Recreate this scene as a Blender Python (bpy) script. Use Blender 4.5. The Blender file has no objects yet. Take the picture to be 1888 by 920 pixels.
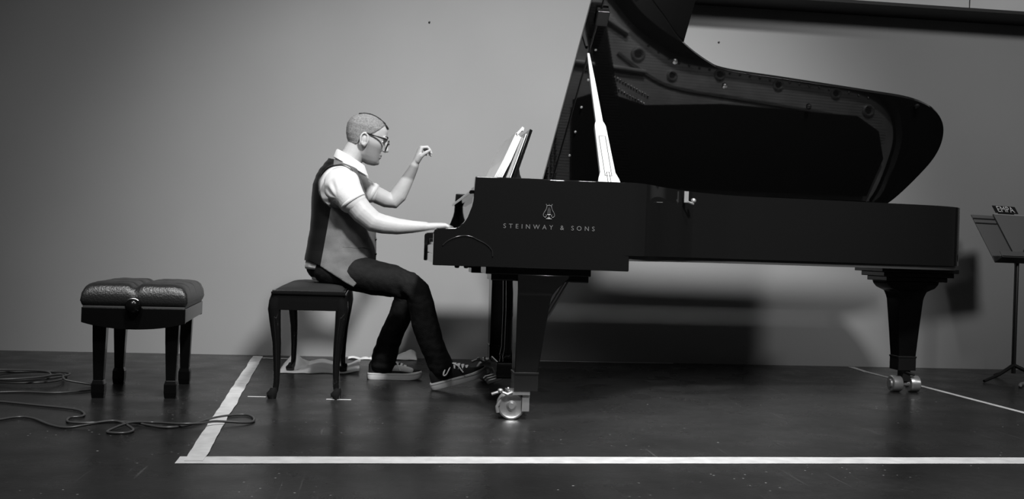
import bpy, bmesh, math, random
from mathutils import Vector, Matrix, noise
random.seed(7)
SC = bpy.context.scene
COL = SC.collection
R = math.radians

# ------------------------------------------------------------------ camera
cam_d = bpy.data.cameras.new('camera'); cam = bpy.data.objects.new('camera', cam_d); COL.objects.link(cam)
cam_d.sensor_width = 36; cam_d.lens = 1900 / 1888 * 36; cam_d.clip_start = .05
cam.matrix_world = (Matrix.Translation((0, 0, .7)) @ Matrix.Rotation(R(-7.5), 4, 'Z')
                    @ Matrix.Rotation(R(90), 4, 'X') @ Matrix.Rotation(R(1.9), 4, 'Z'))
SC.camera = cam
# ------------------------------------------------------------------ world, lights, exposure
w = bpy.data.worlds.new('world'); SC.world = w; w.use_nodes = True
w.node_tree.nodes['Background'].inputs[0].default_value = (.03, .03, .03, 1)
SC.view_settings.view_transform = 'Standard'; SC.view_settings.look = 'None'
SC.view_settings.exposure = 0; SC.view_settings.gamma = 1; SC.view_settings.use_curve_mapping = False

def spot(name, loc, tgt, energy, angle, blend, size):
    d = bpy.data.lights.new(name, 'SPOT'); d.energy = energy; d.spot_size = R(angle); d.spot_blend = blend
    d.shadow_soft_size = size
    o = bpy.data.objects.new(name, d); COL.objects.link(o); o.location = loc
    o.rotation_euler = (Vector(tgt) - Vector(loc)).to_track_quat('-Z', 'Y').to_euler()
    return o
spot('stage_or_fill_lamp', (1.6, .35, 5.1), (.9, 6.2, .55), 2750, 46, 1.0, .3)
spot('stage_or_fill_lamp', (-1.6, .6, 5.0), (-1.0, 6.2, .8), 520, 40, 1.0, .5)
spot('stage_or_fill_lamp', (5.2, .2, 4.0), (3.5, 6.4, 1.75), 640, 44, 1.0, .5)  # added fill lamp, lightens the right wall and the shadow below the bulkhead
spot('stage_or_fill_lamp', (-.5, 2.5, 5.3), (-.5, 2.9, 0), 900, 60, .8, .3)  # added lamp that brightens the left of the front floor
spot('stage_or_fill_lamp', (2.3, 2.5, 5.3), (2.3, 2.9, 0), 1000, 60, .8, .3)  # added lamp, same purpose for the right of the front floor
spot('stage_or_fill_lamp', (-1.6, 4.0, 4.6), (.10, 5.2, .70), 260, 27, .8, .15)

# ------------------------------------------------------------------ materials (neutral greys)
MATS = {}
def mat(name, v, rough=.5, spec=.5, metal=0, coat=0, noise_amt=0, noise_scale=20, bump=0, bump_scale=60, stretch=None, sheen=0):
    if name in MATS: return MATS[name]
    m = bpy.data.materials.new(name); m.use_nodes = True; nt = m.node_tree; b = nt.nodes['Principled BSDF']
    b.inputs['Base Color'].default_value = (v, v, v, 1); b.inputs['Roughness'].default_value = rough
    b.inputs['Specular IOR Level'].default_value = spec; b.inputs['Metallic'].default_value = metal
    b.inputs['Coat Weight'].default_value = coat; b.inputs['Coat Roughness'].default_value = .03
    if sheen: b.inputs['Sheen Weight'].default_value = sheen
    tc = nt.nodes.new('ShaderNodeTexCoord'); mp = nt.nodes.new('ShaderNodeMapping')
    nt.links.new(tc.outputs['Object'], mp.inputs[0])
    if stretch: mp.inputs['Scale'].default_value = stretch
    if noise_amt:
        n = nt.nodes.new('ShaderNodeTexNoise'); n.inputs['Scale'].default_value = noise_scale; n.inputs['Detail'].default_value = 5
        nt.links.new(mp.outputs[0], n.inputs['Vector'])
        mr = nt.nodes.new('ShaderNodeMapRange'); mr.inputs['From Min'].default_value = .3; mr.inputs['From Max'].default_value = .7
        mr.inputs['To Min'].default_value = v * (1 - noise_amt); mr.inputs['To Max'].default_value = v * (1 + noise_amt)
        nt.links.new(n.outputs['Fac'], mr.inputs['Value'])
        cb = nt.nodes.new('ShaderNodeCombineColor')
        for i in range(3): nt.links.new(mr.outputs[0], cb.inputs[i])
        nt.links.new(cb.outputs[0], b.inputs['Base Color'])
    if bump:
        n2 = nt.nodes.new('ShaderNodeTexNoise'); n2.inputs['Scale'].default_value = bump_scale; n2.inputs['Detail'].default_value = 4
        nt.links.new(mp.outputs[0], n2.inputs['Vector'])
        bp = nt.nodes.new('ShaderNodeBump'); bp.inputs['Strength'].default_value = bump; bp.inputs['Distance'].default_value = .01
        nt.links.new(n2.outputs['Fac'], bp.inputs['Height']); nt.links.new(bp.outputs[0], b.inputs['Normal'])
    MATS[name] = m
    return m
LACQUER = mat('black_lacquer', .006, .045, .5)
LACQ2 = mat('black_lacquer_satin', .012, .16, .5)
EBONY = mat('ebonised_wood', .004, .2, .3)
UNDER = mat('dark_underside', .05, .4, .3)
IVORY = mat('ivory_white', .75, .25, .5)
BRASS = mat('polished_brass', .55, .34, .5, metal=.75, bump=.05, bump_scale=90)
GOLD = mat('bronze_plate', .6, .42, .5, metal=.35, noise_amt=.2, noise_scale=8)
STRING = mat('steel_string', .45, .3, .5, metal=1)
SOUND = mat('soundboard_wood', .18, .4, .4, noise_amt=.25, noise_scale=9, stretch=(1, 12, 1))
PALE = mat('pale_wood', .62, .35, .4, noise_amt=.05, noise_scale=10, stretch=(12, 2, 2))
LETTER = mat('brass_inlay', .16, .35, .5, metal=.3)
PAPER = mat('white_paper', .68, .7, .2, noise_amt=.04, noise_scale=14)
PAPERG = mat('grey_paper', .35, .7, .2, noise_amt=.1)
LEATHER = mat('black_leather', .02, .33, .6, bump=.25, bump_scale=140)
FELT = mat('dark_cushion_cloth', .012, .6, .3, bump=.15, bump_scale=220)
SKIN = mat('skin', .44, .5, .4, noise_amt=.04, noise_scale=30, bump=.05, bump_scale=90)
HAIR = mat('dark_hair', .012, .55, .4, bump=.6, bump_scale=260)
BUZZ = mat('buzzed_hair', .20, .7, .3, noise_amt=.35, noise_scale=160, bump=.3, bump_scale=300)
SHIRT = mat('white_cotton', .60, .8, .2, sheen=.2, bump=.12, bump_scale=260)
VESTF = mat('grey_wool', .12, .75, .2, noise_amt=.22, noise_scale=16, bump=.15, bump_scale=300)
DENIM = mat('black_denim', .006, .8, .2, noise_amt=.3, noise_scale=40, bump=.2, bump_scale=200)
CANVAS = mat('black_canvas', .012, .8, .2, bump=.2, bump_scale=300)
RUBBER = mat('white_rubber', .62, .5, .4, noise_amt=.06, noise_scale=30)
LACE = mat('white_lace', .75, .8, .2)
PLASTIC = mat('black_plastic', .008, .25, .5)
CABLE = mat('cable_rubber', .075, .35, .5)
TAPE = mat('white_cloth_tape', .62, .6, .3, noise_amt=.14, noise_scale=18, bump=.1, bump_scale=50)
STEEL = mat('painted_grey_steel', .12, .45, .4)
STANDBLK = mat('black_stand_paint', .012, .4, .4)

# ------------------------------------------------------------------ mesh helpers
class MB:
    def __init__(s): s.v = []; s.f = []
    def add(s, vs, fs):
        o = len(s.v); s.v += [Vector(p) for p in vs]; s.f += [tuple(i + o for i in f) for f in fs]; return s
    def box(s, a, b, M=None):
        x0, y0, z0 = a; x1, y1, z1 = b
        vs = [Vector(p) for p in ((x0,y0,z0),(x1,y0,z0),(x1,y1,z0),(x0,y1,z0),(x0,y0,z1),(x1,y0,z1),(x1,y1,z1),(x0,y1,z1))]
        if M: vs = [M @ p for p in vs]
        return s.add(vs, [(0,3,2,1),(4,5,6,7),(0,1,5,4),(1,2,6,5),(2,3,7,6),(3,0,4,7)])
    def prism(s, poly, lo, hi, ax='Y'):
        n = len(poly)
        if ax == 'Y': L = [(x, lo, z) for x, z in poly] + [(x, hi, z) for x, z in poly]
        elif ax == 'Z': L = [(x, y, lo) for x, y in poly] + [(x, y, hi) for x, y in poly]
        else: L = [(lo, y, z) for y, z in poly] + [(hi, y, z) for y, z in poly]
        return s.add(L, [tuple(range(n)), tuple(range(2*n-1, n-1, -1))] + [(i, i+n, (i+1) % n + n, (i+1) % n) for i in range(n)])
    def rings(s, rs, cap=True, close=True):
        n = len(rs[0]); vs = [p for r in rs for p in r]; fs = []
        for k in range(len(rs)-1):
            for i in range(n if close else n-1):
                j = (i+1) % n; fs.append((k*n+i, k*n+j, (k+1)*n+j, (k+1)*n+i))
        if cap: fs += [tuple(range(n-1, -1, -1)), tuple(range((len(rs)-1)*n, len(rs)*n))]
        return s.add(vs, fs)
    def tube(s, path, r, n=8, cap=True, flat=None):
        P = [Vector(p) for p in path]; rr = r if isinstance(r, (list, tuple)) else [r]*len(P); rs = []
        up = None
        for i, p in enumerate(P):
            t = (P[min(i+1, len(P)-1)] - P[max(i-1, 0)])
            if t.length < 1e-9: t = Vector((0, 0, 1))
            t.normalize()
            if up is None: up = Vector((0, 0, 1)) if abs(t.z) < .9 else Vector((1, 0, 0))
            a = t.cross(up)
            if a.length < 1e-6: a = t.cross(Vector((0, 1, 0)))
            a.normalize(); b = a.cross(t).normalized(); up = b
            ra = rr[i]; rb = ra if flat is None else ra*flat
            rs.append([p + a*ra*math.cos(2*math.pi*k/n) + b*rb*math.sin(2*math.pi*k/n) for k in range(n)])
        return s.rings(rs, cap)
    def lathe(s, prof, c, axis='Z', n=24, M=None):
        c = Vector(c); rs = []
        for r, h in prof:
            ring = []
            for k in range(n):
                a = 2*math.pi*k/n; x, y = max(r, 1e-4)*math.cos(a), max(r, 1e-4)*math.sin(a)
                p = Vector((x, y, h)) if axis == 'Z' else Vector((x, h, y)) if axis == 'Y' else Vector((h, x, y))
                ring.append(c + (M @ p if M else p))
            rs.append(ring)
        return s.rings(rs, True)
    def ell(s, c, r, M=None, nu=16, nv=10):
        c = Vector(c); rs = []
        for j in range(nv+1):
            t = math.pi*(j/nv - .5); ring = []
            for k in range(nu):
                a = 2*math.pi*k/nu
                p = Vector((r[0]*math.cos(t)*math.cos(a), r[1]*math.cos(t)*math.sin(a), r[2]*math.sin(t)))
                ring.append(c + (M @ p if M else p))
            rs.append(ring)
        return s.rings(rs, False)
    def limb(s, secs, n=20, ref=(0, 1, 0), rounded=True):
        """secs: (centre, radius in the plane normal to ref, radius along ref)"""
        P = [Vector(q[0]) for q in secs]; ref = Vector(ref); rs = []
        for i, q in enumerate(secs):
            t = (P[min(i+1, len(P)-1)] - P[max(i-1, 0)]).normalized()
            b = (ref - t*ref.dot(t)).normalized(); a = b.cross(t).normalized()
            ring = lambda off, k: [P[i] + t*off + a*q[1]*k*math.cos(2*math.pi*j/n) + b*q[2]*k*math.sin(2*math.pi*j/n) for j in range(n)]
            m = min(q[1], q[2])
            if rounded and i == 0: rs += [ring(-m*.95, .25), ring(-m*.75, .65), ring(-m*.4, .9)]
            rs.append(ring(0, 1))
            if rounded and i == len(secs)-1: rs += [ring(m*.4, .9), ring(m*.75, .65), ring(m*.95, .25)]
        return s.rings(rs, True)
    def xf(s, fn): s.v = [Vector(fn(p)) for p in s.v]; return s
    def mesh(s, name):
        me = bpy.data.meshes.new(name); me.from_pydata([tuple(p) for p in s.v], [], s.f)
        bm = bmesh.new(); bm.from_mesh(me); bmesh.ops.recalc_face_normals(bm, faces=bm.faces); bm.to_mesh(me); bm.free()
        return me
    def build(s, name, m, parent=None, smooth=None, bevel=0, seg=2, bang=40):
        return obj(name, s.mesh(name), m, parent, smooth, bevel, seg, bang)

def obj(name, me, m, parent=None, smooth=None, bevel=0, seg=2, bang=40):
    o = bpy.data.objects.new(name, me); COL.objects.link(o)
    for mm in (m if isinstance(m, (list, tuple)) else [m]): me.materials.append(mm)
    if smooth is not None:
        me.polygons.foreach_set('use_smooth', [True]*len(me.polygons))
        if smooth < 180: me.set_sharp_from_angle(angle=R(smooth))
    if bevel:
        b = o.modifiers.new('bevel', 'BEVEL'); b.width = bevel; b.segments = seg; b.limit_method = 'ANGLE'; b.angle_limit = R(bang)
        b.harden_normals = False
    if parent: attach(o, parent)
    return o
def wmat(o):
    M = o.matrix_parent_inverse @ o.matrix_basis
    return (wmat(o.parent) @ M) if o.parent else o.matrix_basis.copy()
def attach(o, p):
    o.parent = p; o.matrix_parent_inverse = wmat(p).inverted()
def thing(name, label, cat, loc=(0, 0, 0), rz=0, group=None):
    o = bpy.data.objects.new(name, None); COL.objects.link(o); o.location = loc; o.rotation_euler = (0, 0, rz)
    o.matrix_basis = Matrix.Translation(loc) @ Matrix.Rotation(rz, 4, 'Z')
    o.empty_display_size = .05
    return tag(o, label, cat, group)
def tag(o, label=None, cat=None, group=None, kind=None):
    if label: o['label'] = label
    if cat: o['category'] = cat
    if group: o['group'] = group
    if kind: o['kind'] = kind
    return o
def crom(pts, n=8, closed=False):
    P = [Vector(p) for p in pts]; out = []; m = len(P)
    for i in range(m if closed else m-1):
        g = (lambda k: P[k % m]) if closed else (lambda k: P[min(max(k, 0), m-1)])
        p0, p1, p2, p3 = g(i-1), g(i), g(i+1), g(i+2)
        for k in range(n):
            t = k/n
            out.append(.5*((2*p1) + (p2-p0)*t + (2*p0-5*p1+4*p2-p3)*t*t + (3*p1-p0-3*p2+p3)*t**3))
    if not closed: out.append(P[-1])
    return out
def remesh(name, mb, vox, smooth_it=6, fn=None):
    me = mb.mesh(name); o = bpy.data.objects.new(name, me); COL.objects.link(o)
    r = o.modifiers.new('r', 'REMESH'); r.mode = 'VOXEL'; r.voxel_size = vox; r.use_smooth_shade = True
    if smooth_it:
        k = o.modifiers.new('s', 'SMOOTH'); k.factor = .5; k.iterations = smooth_it
    dg = bpy.context.evaluated_depsgraph_get(); dg.update()
    m2 = bpy.data.meshes.new_from_object(o.evaluated_get(dg)); m2.name = name
    bpy.data.objects.remove(o); bpy.data.meshes.remove(me)
    if fn:
        nrm = [v.normal.copy() for v in m2.vertices]
        for v, n in zip(m2.vertices, nrm): v.co = v.co + n*fn(v.co)
        m2.update()
    return m2

# ------------------------------------------------------------------ the stage: floor, back wall, bulkhead
def floor_mat():
    m = bpy.data.materials.new('stage_floor'); m.use_nodes = True; nt = m.node_tree; L = nt.links; b = nt.nodes['Principled BSDF']
    N = lambda t: nt.nodes.new(t)
    tc = N('ShaderNodeTexCoord'); geo = tc.outputs['Object']
    def noi(scale, det, st=None, rot=0):
        mp = N('ShaderNodeMapping'); L.new(geo, mp.inputs[0])
        if st: mp.inputs['Scale'].default_value = st
        mp.inputs['Rotation'].default_value = (0, 0, rot)
        n = N('ShaderNodeTexNoise'); n.inputs['Scale'].default_value = scale; n.inputs['Detail'].default_value = det; L.new(mp.outputs[0], n.inputs['Vector']); return n.outputs['Fac']
    def mr(x, a, bb, c, d):
        k = N('ShaderNodeMapRange'); L.new(x, k.inputs[0])
        for i, q in zip(('From Min', 'From Max', 'To Min', 'To Max'), (a, bb, c, d)): k.inputs[i].default_value = q
        return k.outputs[0]
    def ma(op, x, y):
        k = N('ShaderNodeMath'); k.operation = op
        for i, q in enumerate((x, y)):
            if isinstance(q, (int, float)): k.inputs[i].default_value = q
            else: L.new(q, k.inputs[i])
        return k.outputs[0]
    base = mr(noi(1.6, 6), .35, .65, .013, .023)
    fine = mr(noi(30, 5), .3, .7, .85, 1.15)
    col = ma('MULTIPLY', base, fine)
    for rot, st in ((.5, (60, 1.3, 1)), (-.25, (75, 1.0, 1)), (1.3, (55, 1.2, 1))):      # fine scratches
        col = ma('ADD', col, ma('MULTIPLY', mr(noi(1.0, 3, st, rot), .68, .76, 0, .08), mr(noi(1.2, 2), .5, .62, 0, 1)))
    vo = N('ShaderNodeTexVoronoi'); vo.inputs['Scale'].default_value = 9; vo.inputs['Randomness'].default_value = 1; L.new(geo, vo.inputs['Vector'])
    speck = mr(vo.outputs['Distance'], .018, .045, .42, 0)
    col = ma('ADD', col, ma('MULTIPLY', speck, mr(noi(1.7, 2), .44, .54, 0, 1)))
    vo2 = N('ShaderNodeTexVoronoi'); vo2.inputs['Scale'].default_value = 26; L.new(geo, vo2.inputs['Vector'])
    col = ma('ADD', col, ma('MULTIPLY', mr(vo2.outputs['Distance'], .05, .11, .28, 0), mr(noi(2.3, 2), .52, .62, 0, 1)))
    cb = N('ShaderNodeCombineColor')
    for i in range(3): L.new(col, cb.inputs[i])
    L.new(cb.outputs[0], b.inputs['Base Color'])
    L.new(mr(noi(5, 5), .3, .7, .24, .36), b.inputs['Roughness'])
    b.inputs['Specular IOR Level'].default_value = .2
    bp = N('ShaderNodeBump'); bp.inputs['Strength'].default_value = .05; bp.inputs['Distance'].default_value = .01
    L.new(noi(60, 3), bp.inputs['Height']); L.new(bp.outputs[0], b.inputs['Normal'])
    return m
WALL = mat('grey_painted_wall', .30, .75, .2, noise_amt=.03, noise_scale=1.5, bump=.03, bump_scale=120)
PANEL = mat('pale_bulkhead_panel', .55, .6, .3, noise_amt=.04, noise_scale=3)
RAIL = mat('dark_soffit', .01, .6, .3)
YW = 6.47
o = MB().box((-7, -3, -.1), (9, YW+.1, 0)).build('floor', floor_mat()); tag(o, 'dark scuffed black stage floor with scratches and paint specks', None, kind='structure')
o = MB().box((-7, YW, 0), (9, YW+.12, 4.2)).build('wall_back', WALL); tag(o, 'plain grey back wall of the stage', None, kind='structure')
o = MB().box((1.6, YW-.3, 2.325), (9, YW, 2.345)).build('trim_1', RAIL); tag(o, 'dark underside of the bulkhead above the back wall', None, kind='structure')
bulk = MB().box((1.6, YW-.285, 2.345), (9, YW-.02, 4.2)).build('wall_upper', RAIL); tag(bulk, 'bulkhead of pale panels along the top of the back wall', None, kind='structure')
xs = [-6.74 + 1.49*k for k in range(11)]
for a, c in zip(xs[:-1], xs[1:]):
    if c < 1.7: continue
    a = max(a, 1.58)
    MB().box((a+.004+.025, YW-.3, 2.345), (c-.004+.025, YW-.286, 3.6)).build('panel', PANEL, bulk)

def nail(x, z):
    o = MB().lathe([(0, 0), (.006, 0), (.006, -.006), (.003, -.009), (0, -.009)], (x, YW, z), 'Y', 10).build('wall_screw', PLASTIC); return o
tag(nail(.283, 2.104), 'tiny dark screw high on the wall left of the piano lid', 'screw', 'screws in the back wall')
tag(nail(2.161, 2.09), 'tiny dark screw high on the wall right of the piano lid', 'screw', 'screws in the back wall')

# ------------------------------------------------------------------ tape on the floor
def strip(name, a, b, wid, lab, wob=.004, n=40, z=.0012, t=.0006):
    a, b = Vector((*a, 0)), Vector((*b, 0)); d = (b-a).normalized(); s = Vector((-d.y, d.x, 0)); mb = MB(); rs = []
    for i in range(n+1):
        p = a + (b-a)*i/n; k = noise.noise(p*3)*wob; e = noise.noise(p*7+Vector((5, 0, 0)))*wob
        l, r = p+s*(wid/2+k+e), p-s*(wid/2+e-k)
        rs.append([l+Vector((0, 0, z-t)), r+Vector((0, 0, z-t)), r+Vector((0, 0, z+t)), l+Vector((0, 0, z+t))])
    mb.rings(rs); o = mb.build(name, TAPE); return tag(o, lab, 'tape', 'tape lines on the stage floor')
strip('floor_tape', (-.60, 3.36), (3.6, 3.47), .105, 'long white tape line running across the front of the floor', .003, 80)
strip('floor_tape', (-.548, 3.34), (-.69, 6.40), .060, 'white tape line running from front corner back to the wall on the left', .0045, 60, .0026)
strip('floor_tape', (3.09, 3.6), (3.10, 6.15), .035, 'thin white tape line on the right passing behind the tail leg', .002, 40)
strip('floor_tape', (3.10, 6.16), (3.12, 6.43), .045, 'short crumpled white tape end near the wall behind the tail leg', .012, 12)
strip('floor_tape', (-.66, 6.32), (-.49, 6.30), .02, 'short white tape scrap left of the paper by the wall', .004, 8)
strip('floor_tape', (1.0, 6.44), (1.92, 6.445), .022, 'narrow white tape along the wall base under the piano', .006, 30)
strip('floor_tape', (-.55, 4.74), (-.47, 4.735), .012, 'tiny white tape mark at the front left foot of the bench in use', .001, 6)
strip('floor_tape', (-.20, 4.69), (-.09, 4.685), .012, 'tiny white tape mark at the front right foot of the bench in use', .001, 6)

# ------------------------------------------------------------------ grand piano
piano = thing('grand_piano', 'black lacquered concert grand piano with its lid propped open', 'piano', (.65, 4.85, 0))
YC, YS = 4.13, 5.60
shear = lambda p: (p.x + .02*(p.y-YC), p.y, p.z)
def pp(mb, name, m, parent=piano, **k): return mb.xf(shear).build(name, m, parent, **k)
arm = [(.226, .627), (.226, .758), (.229, .768), (.238, .775), (.313, .780), (.331, .789), (.347, .803), (.359, .822), (.367, .843), (.376, .868), (.381, .891), (.384, .941), (.387, .990)]
near = arm + [(1.03, .99), (1.03, .625)]
pp(MB().prism(near, YC, YC+.06), 'cheek', LACQUER, smooth=30, bevel=.004)
pp(MB().prism(near, YS-.06, YS), 'cheek', LACQUER, smooth=30, bevel=.004)
# raised curved line imitating a reflected edge on the near arm
refl_line = crom([(.262, 0, .706), (.28, 0, .724), (.303, 0, .737), (.330, 0, .746), (.357, 0, .749), (.38, 0, .745), (.402, 0, .735), (.43, 0, .722), (.446, 0, .711), (.457, 0, .700), (.463, 0, .690), (.466, 0, .668)], 5)
pp(MB().tube([(p.x, YC-.0005, p.z) for p in refl_line], .0028, 6), 'arm_reflection_line', LACQ2, smooth=180)
# rim
plan = [(1.0, 1.47), (1.05, 1.465), (1.12, 1.405), (1.224, 1.262), (1.328, 1.147), (1.43, 1.035), (1.59, .925), (1.71, .882), (2.03, .848), (2.48, .80), (2.72, .77), (2.87, .715), (2.96, .63), (3.005, .52), (3.01, .40), (2.975, .27), (2.92, .13), (2.87, .045), (2.82, 0), (2.6, 0), (1.0, 0)]
curve = [(p.x, p.y) for p in crom([(x, y, 0) for x, y in plan], 7)]
def offset(c, d):
    out = []
    for i in range(len(c)):
        a = Vector(c[max(i-1, 0)]); b = Vector(c[min(i+1, len(c)-1)]); t = (b-a).normalized(); n = Vector((t.y, -t.x))
        out.append(tuple(Vector(c[i]) + n*d))
    return out
inner = offset(curve, .045)
def ribbon(c1, c2, z0, z1):
    return MB().rings([[(a[0], YS-a[1], z0), (a[0], YS-a[1], z1), (b[0], YS-b[1], z1), (b[0], YS-b[1], z0)] for a, b in zip(c1, c2)])
rim_o = pp(ribbon(curve, inner, .69, .99), 'rim', LACQUER, smooth=40, bevel=.003, bang=60)
pp(ribbon(offset(curve, .012), offset(curve, .05), .668, .69), 'rim_moulding', UNDER, smooth=40)
flo = [(x, YS-y) for x, y in offset(curve, .04)]
pp(MB().prism(flo, .70, .712, 'Z'), 'soundboard', SOUND)
for k in range(4):
    x = 1.25+k*.42; pp(MB().box((x, YS-.82+k*.02, .672), (x+.07, YS-.06, .70)), 'brace', UNDER, bevel=.004)
# key bed, keys, fallboard
pp(MB().box((.236, YC+.06, .63), (1.03, YS-.06, .672)), 'key_bed', LACQUER, bevel=.003)
pp(MB().box((.236, YC+.06, .672), (.254, YS-.06, .712)), 'key_slip', LACQUER, bevel=.003)
kb = pp(MB().box((.256, YC+.06, .672), (.40, YS-.06, .690)), 'keyboard', UNDER)
k0, k1 = YC+.115, YS-.115; kw = (k1-k0)/52
for (a, b) in ((YC+.061, k0-.001), (k1+.001, YS-.061)):
    pp(MB().box((.25, a, .672), (.404, b, .745)), 'key_block', LACQUER, bevel=.004)
wm = MB().box((-.073, -kw/2+.0006, -.011), (.073, kw/2-.0006, .011)).mesh('white_key')
bmh = MB().prism([(-.047, -.006), (-.043, .007), (.047, .007), (.047, -.006)], -.005, .005).mesh('black_key')
for i in range(52):
    y = k1 - (i+.5)*kw
    k = bpy.data.objects.new('white_key', wm); COL.objects.link(k)
    if not wm.materials: wm.materials.append(IVORY)
    k.matrix_basis = Matrix.Translation((.329+.02*(y-YC), y, .714)); attach(k, kb)
    if i < 51 and i % 7 not in (0, 4):
        b = bpy.data.objects.new('black_key', bmh); COL.objects.link(b)
        if not bmh.materials: bmh.materials.append(PLASTIC)
        b.matrix_basis = Matrix.Translation((.357+.02*(y-YC), y-kw/2, .731)); attach(b, kb)
pp(MB().box((.405, YC+.06, .672), (.424, YS-.06, .93)), 'fallboard', LACQUER, bevel=.002)
pp(MB().prism([(.366, .926), (.370, .921), (.43, .930), (.47, .972), (.466, .98), (.425, .940), (.37, .936)], YC+.06, YS-.06), 'fallboard_lip', LACQUER, bevel=.0015)
pp(MB().box((.47, YC+.06, .962), (.86, YS-.06, .982)), 'desk_shelf', LACQUER, bevel=.003)
# hardware under the arm
for x in (.325, .362): pp(MB().lathe([(0, 0), (.010, 0), (.010, -.006), (.006, -.010), (0, -.010)], (x, YC+.03, .628), 'Z', 12), 'buffer', PLASTIC)
# iron plate, struts, strings
plate = [(.90, YS-1.40), (.90, YS-.07)] + [(x, YS-y) for x, y in reversed([c for c in offset(curve, .055) if c[0] > 1.0])]
pl = pp(MB().prism(plate, .885, .90, 'Z'), 'iron_plate', GOLD)
def inside(x, y, marg=.07):
    pts = offset(curve, marg); c = False; j = len(pts)-1
    P = [(px, YS-py) for px, py in pts]
    for i in range(len(P)):
        if (P[i][1] > y) != (P[j][1] > y) and x < (P[j][0]-P[i][0])*(y-P[i][1])/(P[j][1]-P[i][1]) + P[i][0]: c = not c
        j = i
    return c
for (y0, y1, xe) in ((4.45, 4.66, 1.36), (4.83, 4.87, 1.46)):
    d = Vector((xe-1.02, y1-y0, 0)).normalized(); s = Vector((-d.y, d.x, 0))*.014; a = Vector((1.0, y0, .90)); b = Vector((xe, y1, .90))
    pp(MB().rings([[a-s, a+s, a+s*.6+Vector((0, 0, .04)), a-s*.6+Vector((0, 0, .04))], [b-s, b+s, b+s*.6+Vector((0, 0, .04)), b-s*.6+Vector((0, 0, .04))]]), 'strut', GOLD, pl, bevel=.004)
ros = [(1.19, 4.73, .05), (1.42, 4.77, .038), (1.62, 4.88, .03), (1.9, 4.86, .03), (2.25, 4.9, .03), (2.6, 4.93, .03), (2.8, 5.02, .035), (1.1, 5.45, .035), (1.6, 5.48, .03), (2.2, 5.48, .03)]
for x, y, r in ros:
    pp(MB().lathe([(r*.55, 0), (r*1.15, 0), (r*1.05, .012), (r*.8, .016), (r*.62, .008), (r*.55, 0)], (x, y, .90), 'Z', 20), 'rosette', GOLD, pl, smooth=60)
    pp(MB().lathe([(0, 0), (r*.56, 0), (r*.56, .002), (0, .002)], (x, y, .90), 'Z', 18), 'plate_hole', UNDER, pl)
bolts = MB(); stg = MB(); pins = MB(); damp = MB()
for i in range(76):
    y = 4.26 + i*(5.5-4.26)/75; xe = 1.2
    while inside(xe+.02, y+(xe-1)*.04, .11): xe += .02
    stg.tube([(.93, y, .918), (xe, y+(xe-1)*.04, .922)], .0009 if i < 50 else .0017, 4)
    for r_ in range(3): pins.lathe([(0, 0), (.0035, 0), (.0035, .03), (0, .03)], (.905+r_*.022+(i % 2)*.006, y, .90), 'Z', 6)
    if i > 14: damp.box((1.06+i*.003, y-.006, .925), (1.16+i*.003, y+.006, .95))
for i in range(22):
    for q in (0, .045): bolts.lathe([(0, 0), (.006, 0), (.005, .012), (0, .014)], (1.12+i*.016+q*.5, 4.88+i*.008-q, .90), 'Z', 8)
for i in range(26):
    x = 1.3+i*.06; pts = [c for c in offset(curve, .10) if abs(c[0]-x) < .04]
    if pts: bolts.lathe([(0, 0), (.008, 0), (.006, .010), (0, .012)], (x, YS-max(p[1] for p in pts), .90), 'Z', 8)
for mb, nm, mm in ((stg, 'strings', STRING), (pins, 'tuning_pins', STRING), (damp, 'dampers', PLASTIC), (bolts, 'hitch_pins', STRING)):
    tag(pp(mb, nm, mm, pl), kind='stuff')
pp(MB().prism([(1.04, 5.05), (1.2, 4.99), (1.45, 5.06), (1.9, 5.03), (2.72, 5.06), (2.85, 5.14), (2.88, 5.3), (2.78, 5.52), (1.04, 5.52)], .934, .938, 'Z'), 'reflection_darkener', mat('darkener_black', .006, .9, .1), pl)  # added black sheet above the bass strings, darkens their reflection in the lid
br = [(x, YS-y, .905) for x, y in offset(curve, .24) if 1.3 < x < 2.6 and y > .3]
pp(MB().tube(br, .012, 6), 'bridge', SOUND, pl)
# lid (hinged on the far side, open 45 degrees) and folded front lid
AL = R(45); du, nu = Vector((0, -math.cos(AL), math.sin(AL))), Vector((0, math.sin(AL), math.cos(AL)))
hg = Vector((0, YS, .998))
lp = lambda X, ww, t: hg + Vector((X, 0, 0)) + du*ww + nu*t
lidc = [c for c in offset(curve, -.012) if c[0] > 1.04]
lidc = [(.975, 1.482), (1.02, 1.482)] + lidc[:-1] + [(1.0, -.005), (.875, -.005)]
n = len(lidc); mb = MB()
mb.rings([[lp(x, y, 0) for x, y in lidc], [lp(x, y, .021) for x, y in lidc]])
lid = mb.build('lid', LACQUER, piano, smooth=30, bevel=.003)
MB().rings([[lp(x, y, .023) for x, y in ((.915, 0), (1.45, 0), (1.46, 1.482), (.985, 1.482))], [lp(x, y, .041) for x, y in ((.915, 0), (1.45, 0), (1.46, 1.482), (.985, 1.482))]]).build('front_lid', LACQUER, piano, smooth=30, bevel=.003)
MB().tube([lp(.93, .05, -.001), lp(1.03, 1.46, -.001)], .005, 6).build('lid_hinge', LACQ2, lid, smooth=60)
for ww in (.30, .46, .62, .79, .97, 1.12): MB().lathe([(0, 0), (.007, 0), (.006, -.005), (0, -.006)], lp(.955+.035*ww+.035, ww, 0), 'Z', 10, Matrix.Rotation(AL, 3, 'X').inverted()).build('screw', BRASS, lid, smooth=60)
for X, ww in ((1.43, .93), (1.72, .80), (2.2, .70), (2.78, .74)): MB().lathe([(0, 0), (.014, 0), (.012, -.01), (0, -.012)], lp(X, ww, 0), 'Z', 14, Matrix.Rotation(-AL, 3, 'X')).build('rubber_bumper', PLASTIC if X > 2 else STRING, lid, smooth=60)
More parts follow.
